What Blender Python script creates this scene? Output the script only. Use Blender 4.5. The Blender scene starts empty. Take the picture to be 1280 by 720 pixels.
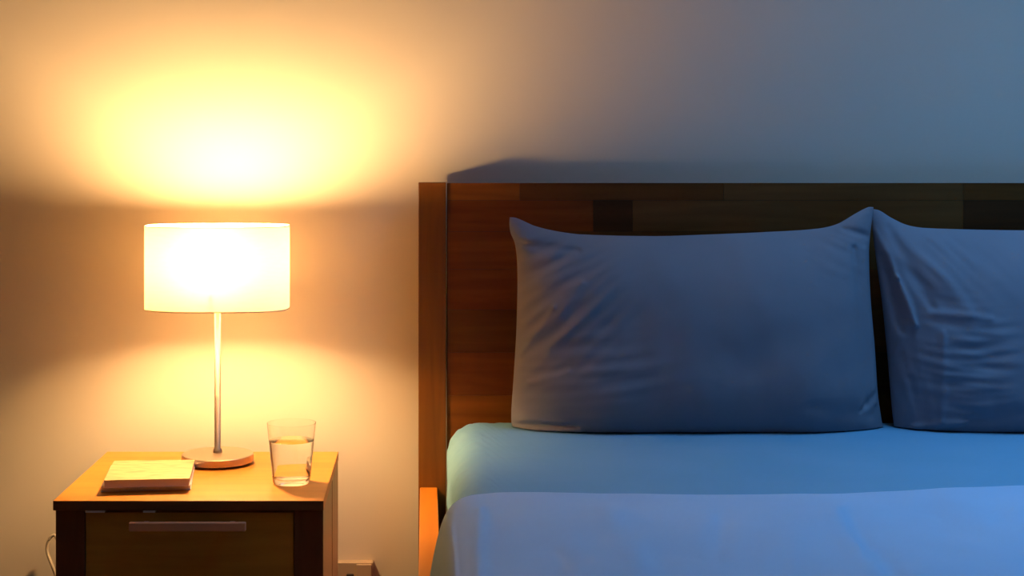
import bpy, bmesh, math, random
from mathutils import Vector, noise
random.seed(4)
S = bpy.context.scene
COL = S.collection
# ---- camera geometry (1280x720 frame) -------------------------------------
F = 1807.0; CX = 532.0; CY = 205.0; CAMZ = 1.11
def X(px, d): return (px-CX)/F*d
def Z(py, d): return CAMZ-(py-CY)/F*d
def proj(x, d, z): return (CX+x*F/d, CY+(CAMZ-z)*F/d)

# ---- object helpers ---------------------------------------------------------
def tag(o, label=None, cat=None, group=None, kind=None):
    if label: o['label'] = label
    if cat: o['category'] = cat
    if group: o['group'] = group
    if kind: o['kind'] = kind
    return o
def obj(name, bm, mat, parent=None, smooth=False, bevel=0.0, seg=2):
    me = bpy.data.meshes.new(name)
    bmesh.ops.recalc_face_normals(bm, faces=bm.faces)
    bm.to_mesh(me); bm.free()
    mats = mat if isinstance(mat, (list, tuple)) else [mat]
    for m in mats: me.materials.append(m)
    if smooth:
        for p in me.polygons: p.use_smooth = True
    o = bpy.data.objects.new(name, me); COL.objects.link(o)
    if parent:
        o.parent = parent
        o.matrix_parent_inverse.identity()
        loc = Vector((0, 0, 0)); p = parent
        while p: loc += p.location; p = p.parent
        me.transform(__import__('mathutils').Matrix.Translation(-loc))
    if bevel > 0:
        b = o.modifiers.new('bevel', 'BEVEL'); b.width = bevel; b.segments = seg
        b.limit_method = 'ANGLE'; b.angle_limit = math.radians(40)
        b.harden_normals = True
        for p in me.polygons: p.use_smooth = True
    return o
def empty(name, loc):
    o = bpy.data.objects.new(name, None); COL.objects.link(o)
    o.location = loc; o.empty_display_size = .05
    return o
def set_origin(o, loc):
    from mathutils import Matrix
    o.data.transform(Matrix.Translation(-Vector(loc))); o.location = loc
def box(bm, x0, x1, y0, y1, z0, z1, mi=0):
    v = [bm.verts.new(c) for c in ((x0,y0,z0),(x1,y0,z0),(x1,y1,z0),(x0,y1,z0),(x0,y0,z1),(x1,y0,z1),(x1,y1,z1),(x0,y1,z1))]
    for f in ((0,3,2,1),(4,5,6,7),(0,1,5,4),(1,2,6,5),(2,3,7,6),(3,0,4,7)):
        fc = bm.faces.new([v[i] for i in f]); fc.material_index = mi
    return bm
def nb(): return bmesh.new()
def lathe(bm, prof, cx, cy, n=64, close=False):
    rings = []
    for r, z in prof:
        if r < 1e-6: rings.append([bm.verts.new((cx, cy, z))])
        else: rings.append([bm.verts.new((cx+r*math.cos(2*math.pi*i/n), cy+r*math.sin(2*math.pi*i/n), z)) for i in range(n)])
    pairs = list(zip(rings[:-1], rings[1:]))
    if close: pairs.append((rings[-1], rings[0]))
    for a, b in pairs:
        for i in range(n):
            j = (i+1) % n
            if len(a) == 1 and len(b) == 1: continue
            if len(a) == 1: bm.faces.new((a[0], b[i], b[j]))
            elif len(b) == 1: bm.faces.new((a[i], b[0], a[j]))
            else: bm.faces.new((a[i], b[i], b[j], a[j]))
    return bm
def tube(bm, pts, r, n=12):
    pts = [Vector(p) for p in pts]; rings = []
    for k, p in enumerate(pts):
        t = (pts[min(k+1, len(pts)-1)]-pts[max(k-1, 0)]).normalized()
        up = Vector((0, 0, 1)) if abs(t.z) < .9 else Vector((1, 0, 0))
        a = t.cross(up).normalized(); b = t.cross(a).normalized()
        rings.append([bm.verts.new(p+r*(math.cos(2*math.pi*i/n)*a+math.sin(2*math.pi*i/n)*b)) for i in range(n)])
    for a, b in zip(rings[:-1], rings[1:]):
        for i in range(n): bm.faces.new((a[i], a[(i+1) % n], b[(i+1) % n], b[i]))
    bm.faces.new(rings[0]); bm.faces.new(rings[-1])
    return bm
def smoothcurve(pts, n=8):
    pts = [Vector(p) for p in pts]; out = []
    P = [pts[0]]+pts+[pts[-1]]
    for i in range(1, len(P)-2):
        p0, p1, p2, p3 = P[i-1:i+3]
        for k in range(n):
            t = k/n
            out.append(.5*((2*p1)+(p2-p0)*t+(2*p0-5*p1+4*p2-p3)*t*t+(3*p1-p0-3*p2+p3)*t**3))
    out.append(pts[-1]); return out
def lerp_pts(pts, t):
    """pts: sorted (key, value) -> smooth interpolation at t"""
    if t <= pts[0][0]: return pts[0][1]
    for i, ((a, va), (b, vb)) in enumerate(zip(pts[:-1], pts[1:])):
        if t <= b:
            s = (t-a)/(b-a)
            m0 = (vb-pts[max(i-1, 0)][1])/max(1e-6, b-pts[max(i-1, 0)][0])*(b-a)
            j = min(i+2, len(pts)-1)
            m1 = (pts[j][1]-va)/max(1e-6, pts[j][0]-a)*(b-a)
            s2, s3 = s*s, s*s*s
            return (2*s3-3*s2+1)*va+(s3-2*s2+s)*m0+(-2*s3+3*s2)*vb+(s3-s2)*m1
    return pts[-1][1]

# ---- materials --------------------------------------------------------------
def mat(name):
    m = bpy.data.materials.new(name); m.use_nodes = True
    nt = m.node_tree; return m, nt, nt.nodes['Principled BSDF']
def noise_col(nt, c0, c1, scale=(1,1,1), nscale=5, detail=4, lo=.35, hi=.65, coord='Object'):
    tc = nt.nodes.new('ShaderNodeTexCoord'); mp = nt.nodes.new('ShaderNodeMapping')
    mp.inputs['Scale'].default_value = scale
    nz = nt.nodes.new('ShaderNodeTexNoise'); nz.inputs['Scale'].default_value = nscale; nz.inputs['Detail'].default_value = detail
    rp = nt.nodes.new('ShaderNodeValToRGB')
    rp.color_ramp.elements[0].position = lo; rp.color_ramp.elements[1].position = hi
    rp.color_ramp.elements[0].color = (*c0, 1); rp.color_ramp.elements[1].color = (*c1, 1)
    L = nt.links.new
    L(tc.outputs[coord], mp.inputs[0]); L(mp.outputs[0], nz.inputs['Vector']); L(nz.outputs['Fac'], rp.inputs[0])
    return rp, nz
def plain(name, c, rough=.6, metal=0, c2=None, nscale=8, bump=0, bscale=200, spec=.5):
    m, nt, b = mat(name)
    c2 = c2 or tuple(v*.93 for v in c)
    rp, nz = noise_col(nt, c2, c, nscale=nscale)
    nt.links.new(rp.outputs[0], b.inputs['Base Color'])
    b.inputs['Roughness'].default_value = rough; b.inputs['Metallic'].default_value = metal
    b.inputs['Specular IOR Level'].default_value = spec
    if bump:
        n2 = nt.nodes.new('ShaderNodeTexNoise'); n2.inputs['Scale'].default_value = bscale
        tc = nt.nodes.new('ShaderNodeTexCoord'); nt.links.new(tc.outputs['Object'], n2.inputs['Vector'])
        bp = nt.nodes.new('ShaderNodeBump'); bp.inputs['Strength'].default_value = bump; bp.inputs['Distance'].default_value = .001
        nt.links.new(n2.outputs['Fac'], bp.inputs['Height']); nt.links.new(bp.outputs[0], b.inputs['Normal'])
    return m
def wood(name, c0, c1, axis='x', rough=.45, fine=1.0, spec=.4):
    m, nt, b = mat(name)
    sc = {'x': (1.2, 16, 16), 'y': (16, 1.2, 16), 'z': (16, 16, 1.2)}[axis]
    rp, nz = noise_col(nt, c0, c1, scale=tuple(s*fine for s in sc), nscale=3.0, detail=6, lo=.3, hi=.72)
    nz.inputs['Distortion'].default_value = .6
    nt.links.new(rp.outputs[0], b.inputs['Base Color'])
    b.inputs['Roughness'].default_value = rough; b.inputs['Specular IOR Level'].default_value = spec
    bp = nt.nodes.new('ShaderNodeBump'); bp.inputs['Strength'].default_value = .15; bp.inputs['Distance'].default_value = .0008
    nt.links.new(nz.outputs['Fac'], bp.inputs['Height']); nt.links.new(bp.outputs[0], b.inputs['Normal'])
    return m
def fabric(name, c, c2, rough=.9, sheen=.0):
    m, nt, b = mat(name)
    rp, nz = noise_col(nt, c2, c, nscale=6, detail=3)
    nt.links.new(rp.outputs[0], b.inputs['Base Color'])
    b.inputs['Roughness'].default_value = rough; b.inputs['Specular IOR Level'].default_value = .15
    tc = nt.nodes.new('ShaderNodeTexCoord')
    n2 = nt.nodes.new('ShaderNodeTexNoise'); n2.inputs['Scale'].default_value = 380
    nt.links.new(tc.outputs['Object'], n2.inputs['Vector'])
    bp = nt.nodes.new('ShaderNodeBump'); bp.inputs['Strength'].default_value = .12; bp.inputs['Distance'].default_value = .0006
    nt.links.new(n2.outputs['Fac'], bp.inputs['Height']); nt.links.new(bp.outputs[0], b.inputs['Normal'])
    return m

M = {}
M['wall'] = plain('wall_paint', (.67,.62,.515), .92, c2=(.65,.60,.50), nscale=2, bump=.05, bscale=120, spec=.1)
M['ceiling'] = plain('ceiling_paint', (.7,.69,.66), .95, spec=.1)
M['wall_far'] = plain('wall_paint_taupe', (.40,.36,.31), .92, spec=.1)
M['floor'] = wood('floor_boards', (.16,.08,.035), (.26,.14,.06), 'y', .5)
M['beech'] = wood('honey_wood_top', (.58,.215,.020), (.68,.265,.030), 'x', .45)
M['night_dark'] = wood('walnut_frame', (.10,.035,.012), (.16,.06,.022), 'z', .45)
M['night_edge'] = wood('walnut_edge', (.12,.05,.015), (.17,.075,.025), 'x', .45)
M['drawer'] = wood('oak_drawer', (.42,.24,.026), (.54,.31,.038), 'x', .5)
M['side'] = wood('pale_lit_side_wood', (.42,.27,.08), (.50,.33,.11), 'z', .5)  # pale wood; the lit look of the right side is put into the colour
M['post'] = wood('cherry_post', (.14,.046,.004), (.215,.075,.006), 'z', .4)
M['rail'] = wood('cherry_rail', (.50,.155,.006), (.58,.19,.010), 'y', .5)
planks = [((.13,.032,.004),(.20,.055,.007)), ((.17,.048,.005),(.25,.080,.009)), ((.10,.033,.005),(.14,.05,.007)), ((.05,.018,.004),(.075,.026,.005)), ((.12,.048,.010),(.165,.066,.015))]
M['planks'] = [wood('headboard_plank', a, b, 'x', .6, spec=.15) for a, b in planks]
M['groove'] = plain('dark_groove', (.015,.006,.003), .8)
M['steel'] = plain('brushed_steel', (.46,.37,.27), .40, .85)
M['chrome'] = plain('polished_steel', (.55,.44,.35), .42, .8)
M['bronze'] = plain('satin_handle', (.75,.45,.26), .45, .15)
M['clip'] = plain('bright_clip', (.8,.75,.7), .4, .2)
M['pillow'] = fabric('grey_pillow_cotton', (.235,.235,.265), (.22,.22,.25))
M['pillow2'] = fabric('grey_pillow_cotton_right', (.23,.235,.27), (.215,.22,.255))
M['sheet'] = fabric('teal_sheet_cotton', (.185,.395,.54), (.17,.38,.52))
M['duvet'] = fabric('blue_duvet_cotton', (.40,.585,.76), (.385,.565,.74))
M['slate'] = plain('notebook_edge_slate', (.55,.47,.43), .6)
M['slate2'] = plain('notebook_edge_grey', (.72,.66,.64), .6)
M['page'] = plain('cream_pages', (.75,.68,.55), .8)
M['outlet'] = plain('outlet_plastic', (.50,.38,.24), .45)
M['hole'] = plain('socket_dark', (.03,.02,.015), .6)
M['cord'] = plain('cord_plastic', (.62,.55,.42), .5)
M['cord_dark'] = plain('cord_brown', (.12,.08,.05), .5)

# notebook cover with faint printed lines
m, nt, b = mat('cream_cover'); M['cover'] = m
tc = nt.nodes.new('ShaderNodeTexCoord'); mp = nt.nodes.new('ShaderNodeMapping'); mp.inputs['Scale'].default_value = (14, 70, 1)
nz = nt.nodes.new('ShaderNodeTexNoise'); nz.inputs['Scale'].default_value = 1.6; nz.inputs['Detail'].default_value = 5
rp = nt.nodes.new('ShaderNodeValToRGB'); rp.color_ramp.elements[0].position = .32; rp.color_ramp.elements[1].position = .5
rp.color_ramp.elements[0].color = (.34,.26,.11,1); rp.color_ramp.elements[1].color = (.54,.43,.19,1)
nt.links.new(tc.outputs['Object'], mp.inputs[0]); nt.links.new(mp.outputs[0], nz.inputs['Vector']); nt.links.new(nz.outputs['Fac'], rp.inputs[0]); nt.links.new(rp.outputs[0], b.inputs['Base Color'])
b.inputs['Roughness'].default_value = .55

# glass and water
m, nt, b = mat('clear_glass'); M['glass'] = m
b.inputs['Base Color'].default_value = (1,.99,.97,1); b.inputs['Roughness'].default_value = 0; b.inputs['IOR'].default_value = 1.30; b.inputs['Transmission Weight'].default_value = 1
m, nt, b = mat('water'); M['water'] = m
b.inputs['Base Color'].default_value = (1,1,1,1); b.inputs['Roughness'].default_value = 0; b.inputs['IOR'].default_value = 1.33; b.inputs['Transmission Weight'].default_value = 1

# lamp shade: translucent cloth
def shade_mat():
    m = bpy.data.materials.new('shade_linen'); m.use_nodes = True; nt = m.node_tree
    for n in list(nt.nodes): nt.nodes.remove(n)
    o = nt.nodes.new('ShaderNodeOutputMaterial'); d = nt.nodes.new('ShaderNodeBsdfDiffuse'); t = nt.nodes.new('ShaderNodeBsdfTranslucent')
    mx = nt.nodes.new('ShaderNodeMixShader'); mx.inputs[0].default_value = SH_T
    rp, nz = noise_col(nt, (.84,.80,.73), (.88,.84,.77), scale=(1,1,6), nscale=40)
    nt.links.new(rp.outputs[0], d.inputs[0]); t.inputs[0].default_value = (.95, .73, .46, 1)
    nt.links.new(d.outputs[0], mx.inputs[1]); nt.links.new(t.outputs[0], mx.inputs[2]); nt.links.new(mx.outputs[0], o.inputs[0])
    return m
SH_T = .11
M['shade'] = shade_mat()
def emis(name, c, s):
    m = bpy.data.materials.new(name); m.use_nodes = True; nt = m.node_tree
    b = nt.nodes['Principled BSDF']; b.inputs['Base Color'].default_value = (*c, 1)
    b.inputs['Emission Color'].default_value = (*c, 1); b.inputs['Emission Strength'].default_value = s
    return m
BULB = 980.0
M['bulb'] = emis('warm_bulb', (1, .575, .24), BULB)

# ---- the room ---------------------------------------------------------------
WY = 2.94          # wall behind the bed
XL, XR, YF, H = -1.75, 2.75, -1.1, 2.5
def struct(name, bm, m):
    return tag(obj(name, bm, m), kind='structure')
struct('wall_back', box(nb(), XL-.1, XR+.1, WY, WY+.1, 0, H), M['wall'])
struct('wall_left', box(nb(), XL-.1, XL, YF, WY, 0, H), M['wall_far'])
struct('wall_right', box(nb(), XR, XR+.1, YF, WY, 0, H), M['wall_far'])
struct('wall_front', box(nb(), XL-.1, XR+.1, YF-.1, YF, 0, H), M['wall'])
struct('floor', box(nb(), XL-.1, XR+.1, YF-.1, WY+.1, -.1, 0), M['floor'])
SX0, SX1, SY0, SY1 = .75, 2.15, 1.55, 2.70     # assumed roof-window opening, unseen, added to bring blue light from above
bm = nb()
box(bm, XL-.1, SX0, YF-.1, WY+.1, H, H+.12); box(bm, SX1, XR+.1, YF-.1, WY+.1, H, H+.12)
box(bm, SX0, SX1, YF-.1, SY0, H, H+.12); box(bm, SX0, SX1, SY1, WY+.1, H, H+.12)
struct('ceiling', bm, M['ceiling'])
bm = nb()
for a in ((SX0, SX0+.05, SY0, SY1), (SX1-.05, SX1, SY0, SY1), (SX0+.05, SX1-.05, SY0, SY0+.05), (SX0+.05, SX1-.05, SY1-.05, SY1)):
    box(bm, *a, H+.02, H+.09)
struct('assumed_roof_window', bm, M['ceiling'])  # frame of the assumed, unseen roof window

# ---- bed --------------------------------------------------------------------
HB = 2.866                     # headboard front
bed = empty('bed', (.9, 1.85, 0))
tag(bed, 'wooden bed with a tall plank headboard against the wall', 'bed')
HX0, HX1 = X(523, HB), 1.80
HT = Z(228, HB)
pw = X(557.5, HB)-HX0
for a, b_ in ((HX0, HX0+pw), (HX1-pw, HX1)):
    obj('headboard_post', box(nb(), a, b_, HB, HB+.045, 0, HT), M['post'], bed, bevel=.0015)
# plank panel (planks are inset faces with their own tone, seams sunk)
bm = nb()
px0, px1 = HX0+pw+.0022, HX1-pw-.0022
rows = [(HT-.0012, Z(250.5, HB))]
z = Z(250.5, HB)
for h in (.062, .075, .080, .085, .085, .09, .09, .09):
    rows.append((z, z-h)); z -= h
fixed = {0: [(px0, X(650,HB), 1), (X(650,HB), X(905,HB), 2), (X(905,HB), X(1205,HB), 4), (X(1205,HB), px1, 2)],
         1: [(px0, X(742,HB), 0), (X(742,HB), X(791,HB), 3), (X(791,HB), X(1205,HB), 4), (X(1205,HB), X(1300,HB), 3), (X(1300,HB), px1, 2)],
         2: [(px0, X(700,HB), 0), (X(700,HB), X(980,HB), 2), (X(980,HB), X(1206,HB), 4), (X(1206,HB), px1, 2)]}
for i, (zt, zb) in enumerate(rows):
    segs = fixed.get(i)
    if not segs:
        segs = []; xx = px0; tone = [1, 0, 1, 0, 2, 0][i % 6]
        while xx < px1-.05:
            x2 = min(px1, xx+random.uniform(.3, .6)); segs.append((xx, x2, tone)); xx = x2; tone = random.choice([0, 1, 2, 4])
    for (a, b_, t) in segs:
        box(bm, a+.0003, b_-.0003, HB+.004, HB+.035, zb+.0003, zt-.0003, t)
box(bm, px0, px1, HB+.006, HB+.033, rows[-1][1], HT-.003, 5)
obj('headboard_panel', bm, M['planks']+[M['groove']], bed)
RZ = Z(609, HB)
for a in (X(525, HB), HX1-.036-.003):
    obj('side_rail', box(nb(), a, a+.0345, .80, HB-.0005, RZ-.20, RZ), M['rail'], bed, bevel=.002)
obj('foot_rail', box(nb(), HX0, HX1, .76, .80, RZ-.20, RZ), M['rail'], bed, bevel=.002)
for a in (HX0, HX1-.05):
    obj('leg', box(nb(), a, a+.05, .76, .81, 0, RZ-.20), M['post'], bed, bevel=.002)
bm = nb()
for k in range(12): box(bm, X(525,HB)+.0345, HX1-.039, .86+k*.166, .93+k*.166, .285, .303)
obj('slat', bm, M['side'], bed)['kind'] = 'stuff'

# mattress in its fitted sheet -------------------------------------------------
MX0, MX1, MZ0, MZ1, MY0, MY1 = .0425, 1.735, .305, .602, .82, HB-.003
def mattress():
    bm = nb(); R = .062
    def loop(d, ins):
        x0, x1, z0, z1 = MX0+ins, MX1-ins, MZ0+min(ins, .03), MZ1-ins*.9
        r = max(.004, R-ins*.35); pts = []
        # left side up, corner, top, corner, right side, bottom
        for k in range(14): pts.append((x0, z0+(z1-r-z0)*k/14))
        for k in range(17):
            a = math.pi-math.pi/2*k/16; pts.append((x0+r+r*math.cos(a), z1-r+r*math.sin(a)))
        n = 210
        for k in range(1, n): pts.append((x0+r+(x1-x0-2*r)*(k/n)**1.7, z1))
        for k in range(17):
            a = math.pi/2-math.pi/2*k/16; pts.append((x1-r+r*math.cos(a), z1-r+r*math.sin(a)))
        for k in range(1, 14): pts.append((x1, z1-r-(z1-r-z0)*k/14))
        for k in range(0, 20): pts.append((x1-(x1-x0)*k/20, z0))
        return pts
    sts = []
    for k in range(11):
        e = .03*(1-math.cos(math.pi/2*k/10)); ins = .03-math.sqrt(max(0, .03**2-(.03-e)**2)); sts.append((MY1-e, ins*.8))
    n = 260; d0 = MY1-.03; d1 = MY0+.03
    for k in range(1, n): sts.append((d0+(d1-d0)*k/n, 0))
    for k in range(10, -1, -1):
        e = .03*(1-math.cos(math.pi/2*k/10)); ins = .03-math.sqrt(max(0, .03**2-(.03-e)**2)); sts.append((MY0+e, ins*.8))
    rings = []
    for d, ins in sts:
        ring = []
        for (x, z_) in loop(d, ins):
            # gathered cloth: ridges run down over the left edge, strongest near the head end
            g = math.exp(-max(0, x-MX0)/.075)*(1 if z_ > MZ0+.02 else 0)
            gh = .35+.65*math.exp(-(MY1-d)/.3)
            w = (noise.noise(Vector((d*58, x*10, z_*3)))*.0060+noise.noise(Vector((d*120, 4+x*20, z_*6)))*.0035)*g*gh
            w += noise.noise(Vector((x*150+d*35, d*9, z_*40)))*.0034*math.exp(-max(0, x-MX0)/.07)*gh*(1 if z_ > MZ0+.1 else 0)
            w += noise.noise(Vector((x*7, d*9, 2)))*.0012
            ring.append(bm.verts.new((x-w*.6*g, d, z_+w)))
        rings.append(ring)
    for a, b_ in zip(rings[:-1], rings[1:]):
        for i in range(len(a)): bm.faces.new((a[i], a[(i+1) % len(a)], b_[(i+1) % len(a)], b_[i]))
    bm.faces.new(rings[0]); bm.faces.new(rings[-1])
    return bm
mt = obj('mattress', mattress(), M['sheet'], smooth=True)
set_origin(mt, (.89, 1.85, MZ0))
tag(mt, 'mattress in a smooth teal blue fitted sheet on the wooden bed', 'mattress')

# duvet ------------------------------------------------------------------------
DUV_STROKES = [(1062,645,1082,680,10,-.004),(1080,678,1125,725,12,-.007),(1050,650,1100,720,22,.004),(905,640,898,690,14,-.003),
    (640,660,760,655,26,.004),(690,690,700,720,16,-.003),(760,640,800,705,22,.0035),(600,640,598,720,9,.005),(575,640,562,720,14,-.003),
    (820,700,900,720,20,-.003),(1180,620,1230,650,20,.003),(960,690,1040,640,24,.003),(620,690,700,700,18,-.003)]
def seg_d(px, py, s):
    x0, y0, x1, y1 = s[:4]; dx, dy = x1-x0, y1-y0; L2 = dx*dx+dy*dy
    t = ((px-x0)*dx+(py-y0)*dy)/L2; tc = min(1, max(0, t))
    e = math.hypot(px-x0-tc*dx, py-y0-tc*dy)
    w = s[4]*(0.35+.65*math.sin(math.pi*min(1, max(0, .12+.76*tc))))
    return s[5]*math.exp(-(e/w)**2)
def duvet():
    bm = nb(); zt = .6165
    edge = [(0, 2.165), (.08, 2.185), (.14, 2.192), (.45, 2.176), (.62, 2.185), (.80, 2.225), (1.0, 2.25), (1.8, 2.25)]
    # cross path: starts low on the left rail, flares in over the mattress edge
    left = [(0, (.0035, RZ+.006)), (.2, (.0075, .505)), (.45, (.018, .555)), (.65, (.032, .592)), (.8, (.056, .611)), (1, (.105, zt))]
    px_ = [(k, v[0]) for k, v in left]; pz_ = [(k, v[1]) for k, v in left]
    path = [(lerp_pts(px_, k/46), lerp_pts(pz_, k/46)) for k in range(47)]
    n = 230
    for k in range(1, n): path.append((.105+(MX1-.06-.105)*k/n, zt))
    xr = MX0+MX1
    path += [(xr-x, z_) for x, z_ in reversed(path[:47])]
    grid = []
    rowsN = 250
    for j in range(rowsN+1):
        t = j/rowsN; q = t**1.25*(2.2-.79)
        ring = []
        for (x, z_) in path:
            de = lerp_pts(edge, min(max(x, 0), 1.8))
            y = de-q*(de-.79)/(2.2-.79)
            roll = math.sqrt(max(0, 1-(1-min(1, q/.022))**2))
            zz = z_-(.0125)*(1-roll)*(1 if z_ > .6 else .3)
            xx = x+(.006*(1-roll) if x < .09 else 0)
            ppx, ppy = proj(xx, y, zz)
            w = 0
            if 1.6 < y and xx < 1.3:
                for s in DUV_STROKES: w += seg_d(ppx, ppy, s)
            fade = min(1, q/.05)
            w = w*fade+(noise.noise(Vector((x*5, y*6, 1)))*.006+noise.noise(Vector((x*14, y*11, 5)))*.0025)*(.2+.8*fade)*(1 if z_ > .6 else .7)
            w = max(w, -.003) if z_ > .6 else w*.6
            if z_ > .6: zz += w
            else: xx -= w*.5
            ring.append(bm.verts.new((max(xx, .0005), y, zz)))
        grid.append(ring)
    for a, b_ in zip(grid[:-1], grid[1:]):
        for i in range(len(a)-1): bm.faces.new((a[i], a[i+1], b_[i+1], b_[i]))
    return bm
dv = obj('duvet', duvet(), M['duvet'], smooth=True)
set_origin(dv, (.89, 1.5, .60))
so = dv.modifiers.new('thick', 'SOLIDIFY'); so.thickness = .008; so.offset = -1
tag(dv, 'pale blue duvet spread over the lower part of the bed', 'duvet')

# pillows -----------------------------------------------------------------------
def pillow(name, left, right, top, bottom, strokes, d_bot, d_top, T, seed, m, patches=(), nu=240, nv=150):
    """outline given as image measurements turned into metres at the pillow's own distance; inflated front and back"""
    bm = nb()
    def dd(v): return d_bot+(d_top-d_bot)*v
    def P(u, v):
        l = (lerp_pts(left, v), v); r = lerp_pts(right, v)
        xl, xr_ = l[0], r
        yt = lerp_pts(top, u); yb = lerp_pts(bottom, u)
        return xl+(xr_-xl)*u, yb+(yt-yb)*v
    def th(u, v):
        a = abs(2*u-1); b_ = 2*v-1
        fu = (1-a**4.5)**.75 if a < 1 else 0
        fv = (max(0, 1-abs(b_)**(3.3 if b_ < 0 else 2.6)))**(.5 if b_ < 0 else .8)
        return fu*fv
    front, back = [], []
    for j in range(nv+1):
        v = .5-.5*math.cos(math.pi*j/nv)
        v = .5*v+.5*(j/nv)
        fr, br = [], []
        for i in range(nu+1):
            u = i/nu; u = .6*u+.4*(.5-.5*math.cos(math.pi*i/nu))
            px, py = P(u, v); d = dd(v)
            x, z_ = X(px, d), Z(py, d)
            t = th(u, v)
            sag = 1+.18*(1-v)
            w = 0
            for s in strokes: w += seg_d(px, py, s)
            w += noise.noise(Vector((x*9, z_*7, seed)))*.006+noise.noise(Vector((x*22, z_*16, seed+3)))*.002
            for (pcx, pcy, prx, pry, ang, ln, sh_, am, bow) in patches:
                dx_, dy_ = px-pcx, py-pcy
                g_ = math.exp(-((dx_/prx)**2+(dy_/pry)**2)*1.3)
                if g_ < .02: continue
                ca, sa = math.cos(math.radians(ang)), math.sin(math.radians(ang))
                al, ac = dx_*ca+dy_*sa, -dx_*sa+dy_*ca
                w += am*g_*noise.noise(Vector((al/ln, (ac+bow*al*al)/sh_, seed+pcx*.1)))
            em = min(1, t*3.5)
            f = T*t*sag+w*em+.0015
            k = T*.62*t*sag+.0015
            fr.append(bm.verts.new((x, d-f, z_)))
            if 0 < i < nu and 0 < j < nv: br.append(bm.verts.new((x, min(d+k, HB-.004 if True else 9), z_)))
            else: br.append(fr[-1])
        front.append(fr); back.append(br)
    for j in range(nv):
        for i in range(nu):
            bm.faces.new((front[j][i], front[j][i+1], front[j+1][i+1], front[j+1][i]))
            q = (back[j][i], back[j+1][i], back[j+1][i+1], back[j][i+1])
            if len(set(q)) >= 3:
                try: bm.faces.new([w for k, w in enumerate(q) if w not in q[:k]])
                except ValueError: pass
    for v_ in bm.verts:
        if v_.co.z < .604: v_.co.z = .604
    o = obj(name, bm, m, smooth=True)
    return o
BY = 549
LS = [(650,440,688,380,5,.004),(688,380,722,350,6,.0035),(660,474,705,457,5,.003),
      (650,305,720,312,6,-.004),(640,300,700,290,5,.003),
      (640,528,712,525,4,-.006),(650,537,720,531,8,.008),
      (1062,310,1074,500,8,-.006),(1078,310,1090,500,7,.006),(1066,508,1094,484,5,-.004),(1052,286,1086,296,6,-.007),(1040,279,1084,266,6,.005),
      (1000,500,1080,515,14,-.003)]
LP = [(700,390,75,80,-42,60,11,.0085,.0004),(690,330,70,40,-28,60,9,.005,0),(720,455,90,50,-8,80,12,.005,0),(1050,300,50,40,25,40,9,.004,0),(860,420,220,120,-20,160,50,.005,0)]
lp = pillow('pillow',
    left=[(0,643),(.08,639),(.25,641.5),(.5,645.5),(.78,646.5),(.88,643.5),(.93,638),(.97,636.5),(1,637)],
    right=[(0,1106),(.1,1101),(.2,1097),(.4,1093),(.6,1088),(.8,1086),(.88,1087.5),(.95,1090),(1,1091.5)],
    top=[(0,271.5),(.015,272),(.035,275.5),(.07,282.5),(.13,289),(.2,293),(.4,295),(.55,293),(.7,290),(.84,286),(.90,280),(.95,267),(.985,259),(1,259)],
    bottom=[(0,BY-3),(.05,BY),(.5,BY+1),(.95,BY+1),(1,BY)],
    strokes=LS, patches=LP, d_bot=2.79, d_top=2.812, T=.093, seed=1, m=M['pillow'])
set_origin(lp, (.5, 2.78, .604))
tag(lp, 'grey blue pillow nearer the lamp, whole pillow propped on the headboard', 'pillow', 'pillows against the headboard')
RS = [(1092,288,1112,345,5,.010),(1112,345,1131,402,5,.013),(1100,320,1120,410,7,-.010),(1122,402,1112,440,6,.004),(1108,285,1150,380,9,-.006),(1120,290,1190,385,12,.004),
      (1152,386,1215,392,6,.004),(1160,410,1162,520,6,.004),(1130,470,1150,535,8,-.004),(1135,530,1190,520,6,.006),(1190,520,1260,505,10,-.004),(1205,400,1222,500,14,-.002)]
RP = [(1190,440,48,62,4,45,8.5,.0085,.0016),(1160,330,60,60,50,60,12,.006,0),(1130,480,30,60,80,40,9,.005,0),(1300,400,150,110,-15,150,50,.005,0)]
rp_ = pillow('pillow',
    left=[(0,1120),(.1,1115.5),(.2,1113),(.4,1108),(.6,1102),(.8,1094),(.90,1090.5),(.95,1089.5),(1,1089)],
    right=[(0,1575),(.1,1577),(.5,1572),(.85,1574),(1,1580)],
    top=[(0,261),(.02,263),(.05,272),(.09,281),(.14,285),(.4,288),(.6,288),(.86,286),(.95,276),(1,268)],
    bottom=[(0,BY),(.05,BY+1),(.5,BY+1),(.95,BY+1),(1,BY)],
    strokes=RS, patches=RP, d_bot=2.79, d_top=2.826, T=.093, seed=8, m=M['pillow2'])
set_origin(rp_, (1.25, 2.78, .604))
tag(rp_, 'grey blue pillow cut off by the right edge, creased along its left side', 'pillow', 'pillows against the headboard')

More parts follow.
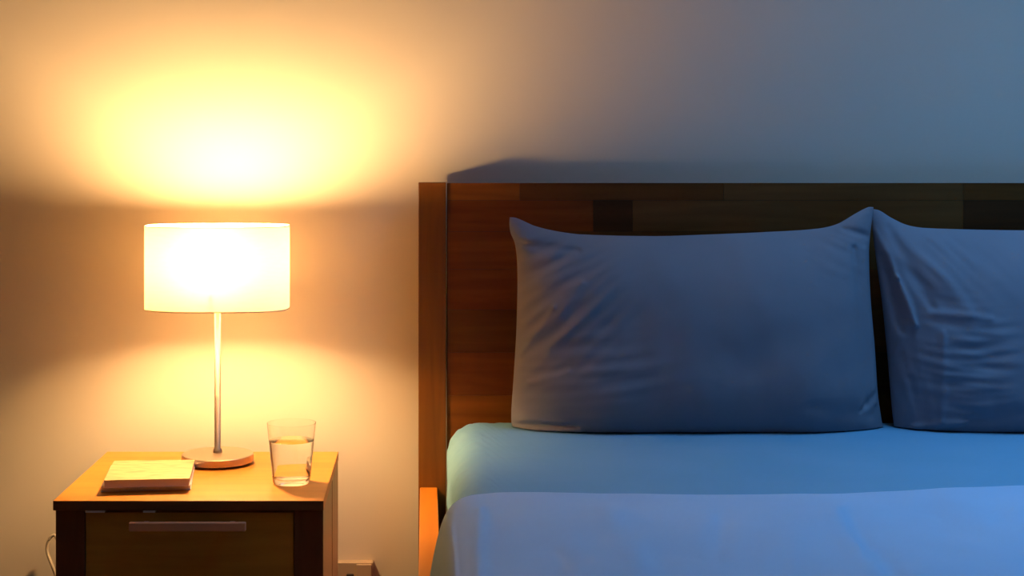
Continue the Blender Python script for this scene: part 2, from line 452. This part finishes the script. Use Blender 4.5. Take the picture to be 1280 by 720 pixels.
# ---- nightstand ------------------------------------------------------------------
NF, NB_, NT = 2.41, 2.822, .5505
NT = Z(626, NF)
nx0, nx1 = X(66, NF), X(404.5, NF)
ns = empty('nightstand', ((nx0+nx1)/2, (NF+NB_)/2, 0))
tag(ns, 'wooden nightstand with a honey top and one drawer beside the bed', 'nightstand')
tt = .0165
bm = nb(); box(bm, nx0, nx1, NF, NB_, NT-tt, NT)
for f in bm.faces:
    f.material_index = 0
bm.faces.ensure_lookup_table()
for f in bm.faces:
    f.normal_update()
    if abs(f.calc_center_median().y-NF) < 1e-4: f.material_index = 1
obj('tabletop', bm, [M['beech'], M['night_edge']], ns, bevel=.0012)
bx0, bx1 = X(69.5, NF+.004), nx1-.0008
lw = .0485; zt = NT-tt
for a in (bx0, bx1-lw):
    for y0, y1, nm in ((NF+.004, NF+.05, 'f'), (2.655, NB_-.002, 'b')):
        bm = nb(); box(bm, a, a+lw, y0, y1, 0, zt)
        for f in bm.faces:
            c = f.calc_center_median()
            f.material_index = 1 if (a > bx0 and abs(c.x-(a+lw)) < 1e-4) else 0  # outer right face takes the pale lit tone, the rest stays dark
        obj('leg', bm, [M['night_dark'], M['side']], ns, bevel=.0012)
obj('side_panel', box(nb(), bx0+.001, bx0+.018, NF+.05, 2.655, .12, zt), M['night_dark'], ns)
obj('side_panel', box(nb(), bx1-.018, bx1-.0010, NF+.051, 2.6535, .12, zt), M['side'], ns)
obj('back_panel', box(nb(), bx0+lw, bx1-lw, NB_-.015, NB_-.004, .12, zt), M['night_dark'], ns)
obj('bottom_panel', box(nb(), bx0+.018, bx1-.018, NF+.05, NB_-.016, .12, .135), M['night_dark'], ns)
dx0, dx1 = bx0+lw+.0012, bx1-lw-.0012
dr = empty('drawer', (0, 0, 0)); dr.parent = ns
dr.location = (0, -(NB_-NF)/2, .40)
fr = obj('drawer_front', box(nb(), dx0, dx1, NF+.006, NF+.024, .335, zt-.0045), M['drawer'], dr, bevel=.001)
obj('drawer_box', box(nb(), dx0+.01, dx1-.01, NF+.024, NB_-.03, .345, zt-.02), M['night_dark'], dr)
hz = Z(658, NF-.015)
bm = nb()
ha, hb = X(161.5, NF-.015), X(307.5, NF-.015)
box(bm, ha, hb, NF-.021, NF-.011, hz-.0075, hz+.0075)
for q in (ha+.02, hb-.03): box(bm, q, q+.01, NF-.013, NF+.0065, hz-.004, hz+.004)
hd = obj('handle', bm, M['bronze'], dr, bevel=.002); hd['label'] = 'slim satin bar handle'
obj('lower_door', box(nb(), dx0, dx1, NF+.006, NF+.024, .125, .331), M['drawer'], ns, bevel=.001)
for a, b_ in ((107.5, 131.5), (179.5, 194.5)):
    c = obj('metal_clip', box(nb(), X(a, NF+.005), X(b_, NF+.005), NF-.0005, NF+.02, zt-.0032, zt-.0004), M['clip'], ns)
    c['label'] = 'thin bright metal strip above the drawer'

# ---- lamp ---------------------------------------------------------------------
LY = 2.715
lx = X(272, LY)
lamp = empty('table_lamp', (lx, LY, NT))
tag(lamp, 'lit table lamp with a white drum shade and slim steel pole', 'lamp')
R = .0672
bx_, by_ = lx+.0, LY
prof = [(0, NT+.0002), (R*.82, NT+.0002), (R*.90, NT+.002), (R, NT+.0045), (R, NT+.0165), (R-.0015, NT+.0180), (R*.6, NT+.0190), (.012, NT+.020), (0, NT+.020)]
obj('base', lathe(nb(), prof, lx, LY, 72), M['steel'], lamp, smooth=True).data
# auto-smooth look through edge split
eb = [o for o in lamp.children if o.name.startswith('base')][0]
es = eb.modifiers.new('split', 'EDGE_SPLIT'); es.split_angle = math.radians(32)
st, sb = Z(281.5, LY), Z(385.5, LY)
bulb_z = st-.034
pz = bulb_z-.108
obj('pole', lathe(nb(), [(0, NT+.018), (.0085, NT+.018), (.0085, NT+.026), (.006, NT+.028), (.006, pz), (0, pz)], lx, LY, 24), M['chrome'], lamp, smooth=True)
obj('socket', lathe(nb(), [(0, pz-.01), (.013, pz-.01), (.015, pz), (.015, pz+.032), (0, pz+.032)], lx, LY, 24), M['steel'], lamp, smooth=True)
obj('bulb', lathe(nb(), [(0, pz+.030), (.013, pz+.030), (.017, pz+.036), (.0195, pz+.05), (.0205, bulb_z-.012), (.0205, bulb_z+.004), (.0165, bulb_z+.015), (.009, bulb_z+.0205), (0, bulb_z+.022)], lx, LY, 24), M['bulb'], lamp, smooth=True)
def shade():
    bm = nb(); n = 120
    RX, RY, E = X(361, LY)-lx+.0005, .088, 2.8
    def ring(s, z_):
        out = []
        for i in range(n):
            a = 2*math.pi*i/n; c, s_ = math.cos(a), math.sin(a)
            out.append(bm.verts.new((lx+(RX-s)*math.copysign(abs(c)**(2/E), c), LY+(RY-s)*math.copysign(abs(s_)**(2/E), s_), z_)))
        return out
    rs = [ring(0, sb), ring(0, st)]
    for i in range(n):
        j = (i+1) % n; bm.faces.new((rs[0][i], rs[0][j], rs[1][j], rs[1][i]))
    return bm
sh = obj('lamp_shade', shade(), M['shade'], lamp, smooth=True)
def rim(zc):
    bm = nb(); n = 120; RX, RY, E = X(361, LY)-lx, .0875, 2.8
    a_ = []
    for dz, dr_ in ((-.001, .0006), (.001, .0006), (.001, -.0006), (-.001, -.0006)):
        a_.append([bm.verts.new((lx+(RX+dr_)*math.copysign(abs(math.cos(2*math.pi*i/n))**(2/E), math.cos(2*math.pi*i/n)), LY+(RY+dr_)*math.copysign(abs(math.sin(2*math.pi*i/n))**(2/E), math.sin(2*math.pi*i/n)), zc+dz)) for i in range(n)])
    for k in range(4):
        p, q = a_[k], a_[(k+1) % 4]
        for i in range(n): bm.faces.new((p[i], p[(i+1) % n], q[(i+1) % n], q[i]))
    return bm
obj('trim_band', rim(st-.001), M['shade'], sh); obj('trim_band', rim(sb+.001), M['shade'], sh)
bm = nb()
for k in range(3):
    a = math.pi/2+2*math.pi/3*k+math.pi
    rr = .128 if abs(math.cos(a)) > .3 else .09
    tube(bm, [(lx+.014*math.cos(a), LY+.014*math.sin(a), pz+.02), (lx+rr*.97*math.cos(a), LY+rr*.9*math.sin(a), pz+.02)], .0012, 6)
obj('shade_carrier', bm, M['steel'], lamp)

# lamp cord looping out behind the nightstand ---------------------------------------
d = WY-.03
pts = [(X(74,d), d-.01, Z(724,d)), (X(67,d), d-.008, Z(707,d)), (X(59,d), d, Z(690,d)), (X(60,d), d, Z(678,d)), (X(65,d), d, Z(670,d)), (X(71,d), d-.002, Z(672,d)), (X(80,d), d-.01, Z(700,d)), (X(88,d), d-.02, Z(760,d)), (X(95,d), d-.02, .02)]
co = obj('power_cord', tube(nb(), smoothcurve(pts), .0032, 8), M['cord'], smooth=True)
set_origin(co, pts[0]); tag(co, 'thin pale cord looping out left of the nightstand', 'cord')

# wall outlet ---------------------------------------------------------------------
ox0, ox1, oz1 = X(428, WY), X(467, WY), Z(699.5, WY)
ol = empty('wall_outlet', ((ox0+ox1)/2, WY, oz1-.04)); tag(ol, 'small double wall outlet between the nightstand and the bed', 'outlet')
obj('outlet_box', box(nb(), ox0-.02, ox1, WY-.022, WY-.0003, oz1-.075, oz1), M['outlet'], ol, bevel=.002)
obj('faceplate', box(nb(), X(446, WY), ox1-.003, WY-.026, WY-.0215, oz1-.07, oz1-.003), M['outlet'], ol, bevel=.0015)
bm = nb(); box(bm, X(434, WY), X(443, WY), WY-.0265, WY-.0215, oz1-.045, oz1-.022)
obj('socket_face', bm, M['hole'], ol, bevel=.002)

# notebooks -------------------------------------------------------------------------
def booklet(name, corners, z0, z1, label, cover, edge, rot_in=.0015):
    """corners: front-left, front-right, back-right, back-left on the table plane"""
    c = [Vector((p[0], p[1], 0)) for p in corners]; ctr = sum(c, Vector())/4
    root = empty(name, (ctr.x, ctr.y, z0)); tag(root, label, 'notebook', 'notebooks on the nightstand')
    def slab(ins, a, b_):
        bm = nb(); q = [p+(ctr-p).normalized()*ins for p in c]
        lo = [bm.verts.new((p.x, p.y, a)) for p in q]; hi = [bm.verts.new((p.x, p.y, b_)) for p in q]
        bm.faces.new(lo[::-1]); bm.faces.new(hi)
        for i in range(4): bm.faces.new((lo[i], lo[(i+1) % 4], hi[(i+1) % 4], hi[i]))
        return bm
    obj('pages', slab(rot_in, z0+.0012, z1-.0012), edge, root)
    obj('cover', slab(0, z1-.0012, z1), cover, root, bevel=.0004)
    obj('cover', slab(0, z0+.0003, z0+.0012), edge, root, bevel=.0003)
    return root
def onplane(px, py, z_):
    d = (CAMZ-z_)*F/(py-CY); return (X(px, d), d)
z1_ = NT+.0095; z2_ = NT+.0235
low = [onplane(126, 615.5, NT), onplane(238.5, 612.5, NT), onplane(243.5, 585, NT), onplane(139, 588, NT)]
booklet('notebook', low, NT, z1_, 'lower grey notebook lying on the nightstand under the cream one', M['slate2'], M['slate2'])
upt = [onplane(129.5, 600.5, z2_), onplane(237, 598, z2_), onplane(243.5, 574.5, z2_), onplane(142.5, 576, z2_)]
booklet('notebook', upt, z1_+.0004, z2_, 'upper notebook with a cream cover lying on the grey one', M['cover'], M['slate'])

# glass of water -----------------------------------------------------------------------
gy = 2.545; gx = X(364.3, gy)
r0, r1, gh = .0325, .0432, .106
gl = empty('drinking_glass', (gx, gy, NT)); tag(gl, 'clear tumbler of water standing right of the lamp base', 'glass')
def rr_(z_): return r0+(r1-r0)*(z_/gh)
wall = .0009; bt = .0095
outer = [(0, .0006), (r0*.8, .0004), (r0*.95, .0006), (r0, .003)]+[(rr_(gh*k/10), gh*k/10) for k in range(1, 11)]
inner = [(rr_(gh*k/10)-wall, gh*k/10) for k in range(10, 0, -1) if gh*k/10 > bt+.004]+[(rr_(bt)-wall-.0015, bt+.001), (r0*.7, bt), (0, bt)]
prof = [(r, NT+z_) for r, z_ in outer]+[(r, NT+z_) for r, z_ in inner]
obj('tumbler', lathe(nb(), prof, gx, gy, 72), M['glass'], gl, smooth=True)
wl = .076
wp = [(0, bt-.0002), (r0*.7, bt-.0002), (rr_(bt)-wall-.0013, bt+.0009)]+[(rr_(z_)-wall+.0002, z_) for z_ in (.02, .035, .05, .065, wl-.0008)]+[(rr_(wl)-wall-.0012, wl), (0, wl)]
obj('water', lathe(nb(), [(r, NT+z_) for r, z_ in wp], gx, gy, 72), M['water'], gl, smooth=True)
for o in gl.children:
    es = o.modifiers.new('split', 'EDGE_SPLIT'); es.split_angle = math.radians(50)

# ---- light -------------------------------------------------------------------------
def area(name, loc, rot, sx, sy, c, p):
    l = bpy.data.lights.new(name, 'AREA'); l.shape = 'RECTANGLE'; l.size = sx; l.size_y = sy; l.color = c; l.energy = p
    o = bpy.data.objects.new(name, l); COL.objects.link(o); o.location = loc; o.rotation_euler = rot; return o
area('overhead_blue_light', ((SX0+SX1)/2, (SY0+SY1)/2, H+.11), (0, 0, 0), SX1-SX0, SY1-SY0, (.15, .455, .95), 19).data.spread = math.radians(105)  # blue light from above, hung in the assumed roof window
w = bpy.data.worlds.new('dusk'); S.world = w; w.use_nodes = True
w.node_tree.nodes['Background'].inputs[0].default_value = (.10, .2, .42, 1); w.node_tree.nodes['Background'].inputs[1].default_value = .3

# ---- camera ------------------------------------------------------------------------
cam = bpy.data.cameras.new('camera'); co_ = bpy.data.objects.new('camera', cam); COL.objects.link(co_)
cam.sensor_width = 36; cam.lens = F/1280*36; cam.sensor_fit = 'HORIZONTAL'
cam.shift_x = (640-CX)/1280; cam.shift_y = -(360-CY)/1280
co_.location = (0, 0, CAMZ); co_.rotation_euler = (math.pi/2, 0, 0); cam.clip_start = .02
S.camera = co_
S.view_settings.view_transform = 'Standard'; S.view_settings.look = 'None'; S.view_settings.gamma = 1
S.view_settings.exposure = 0; S.view_settings.use_curve_mapping = False
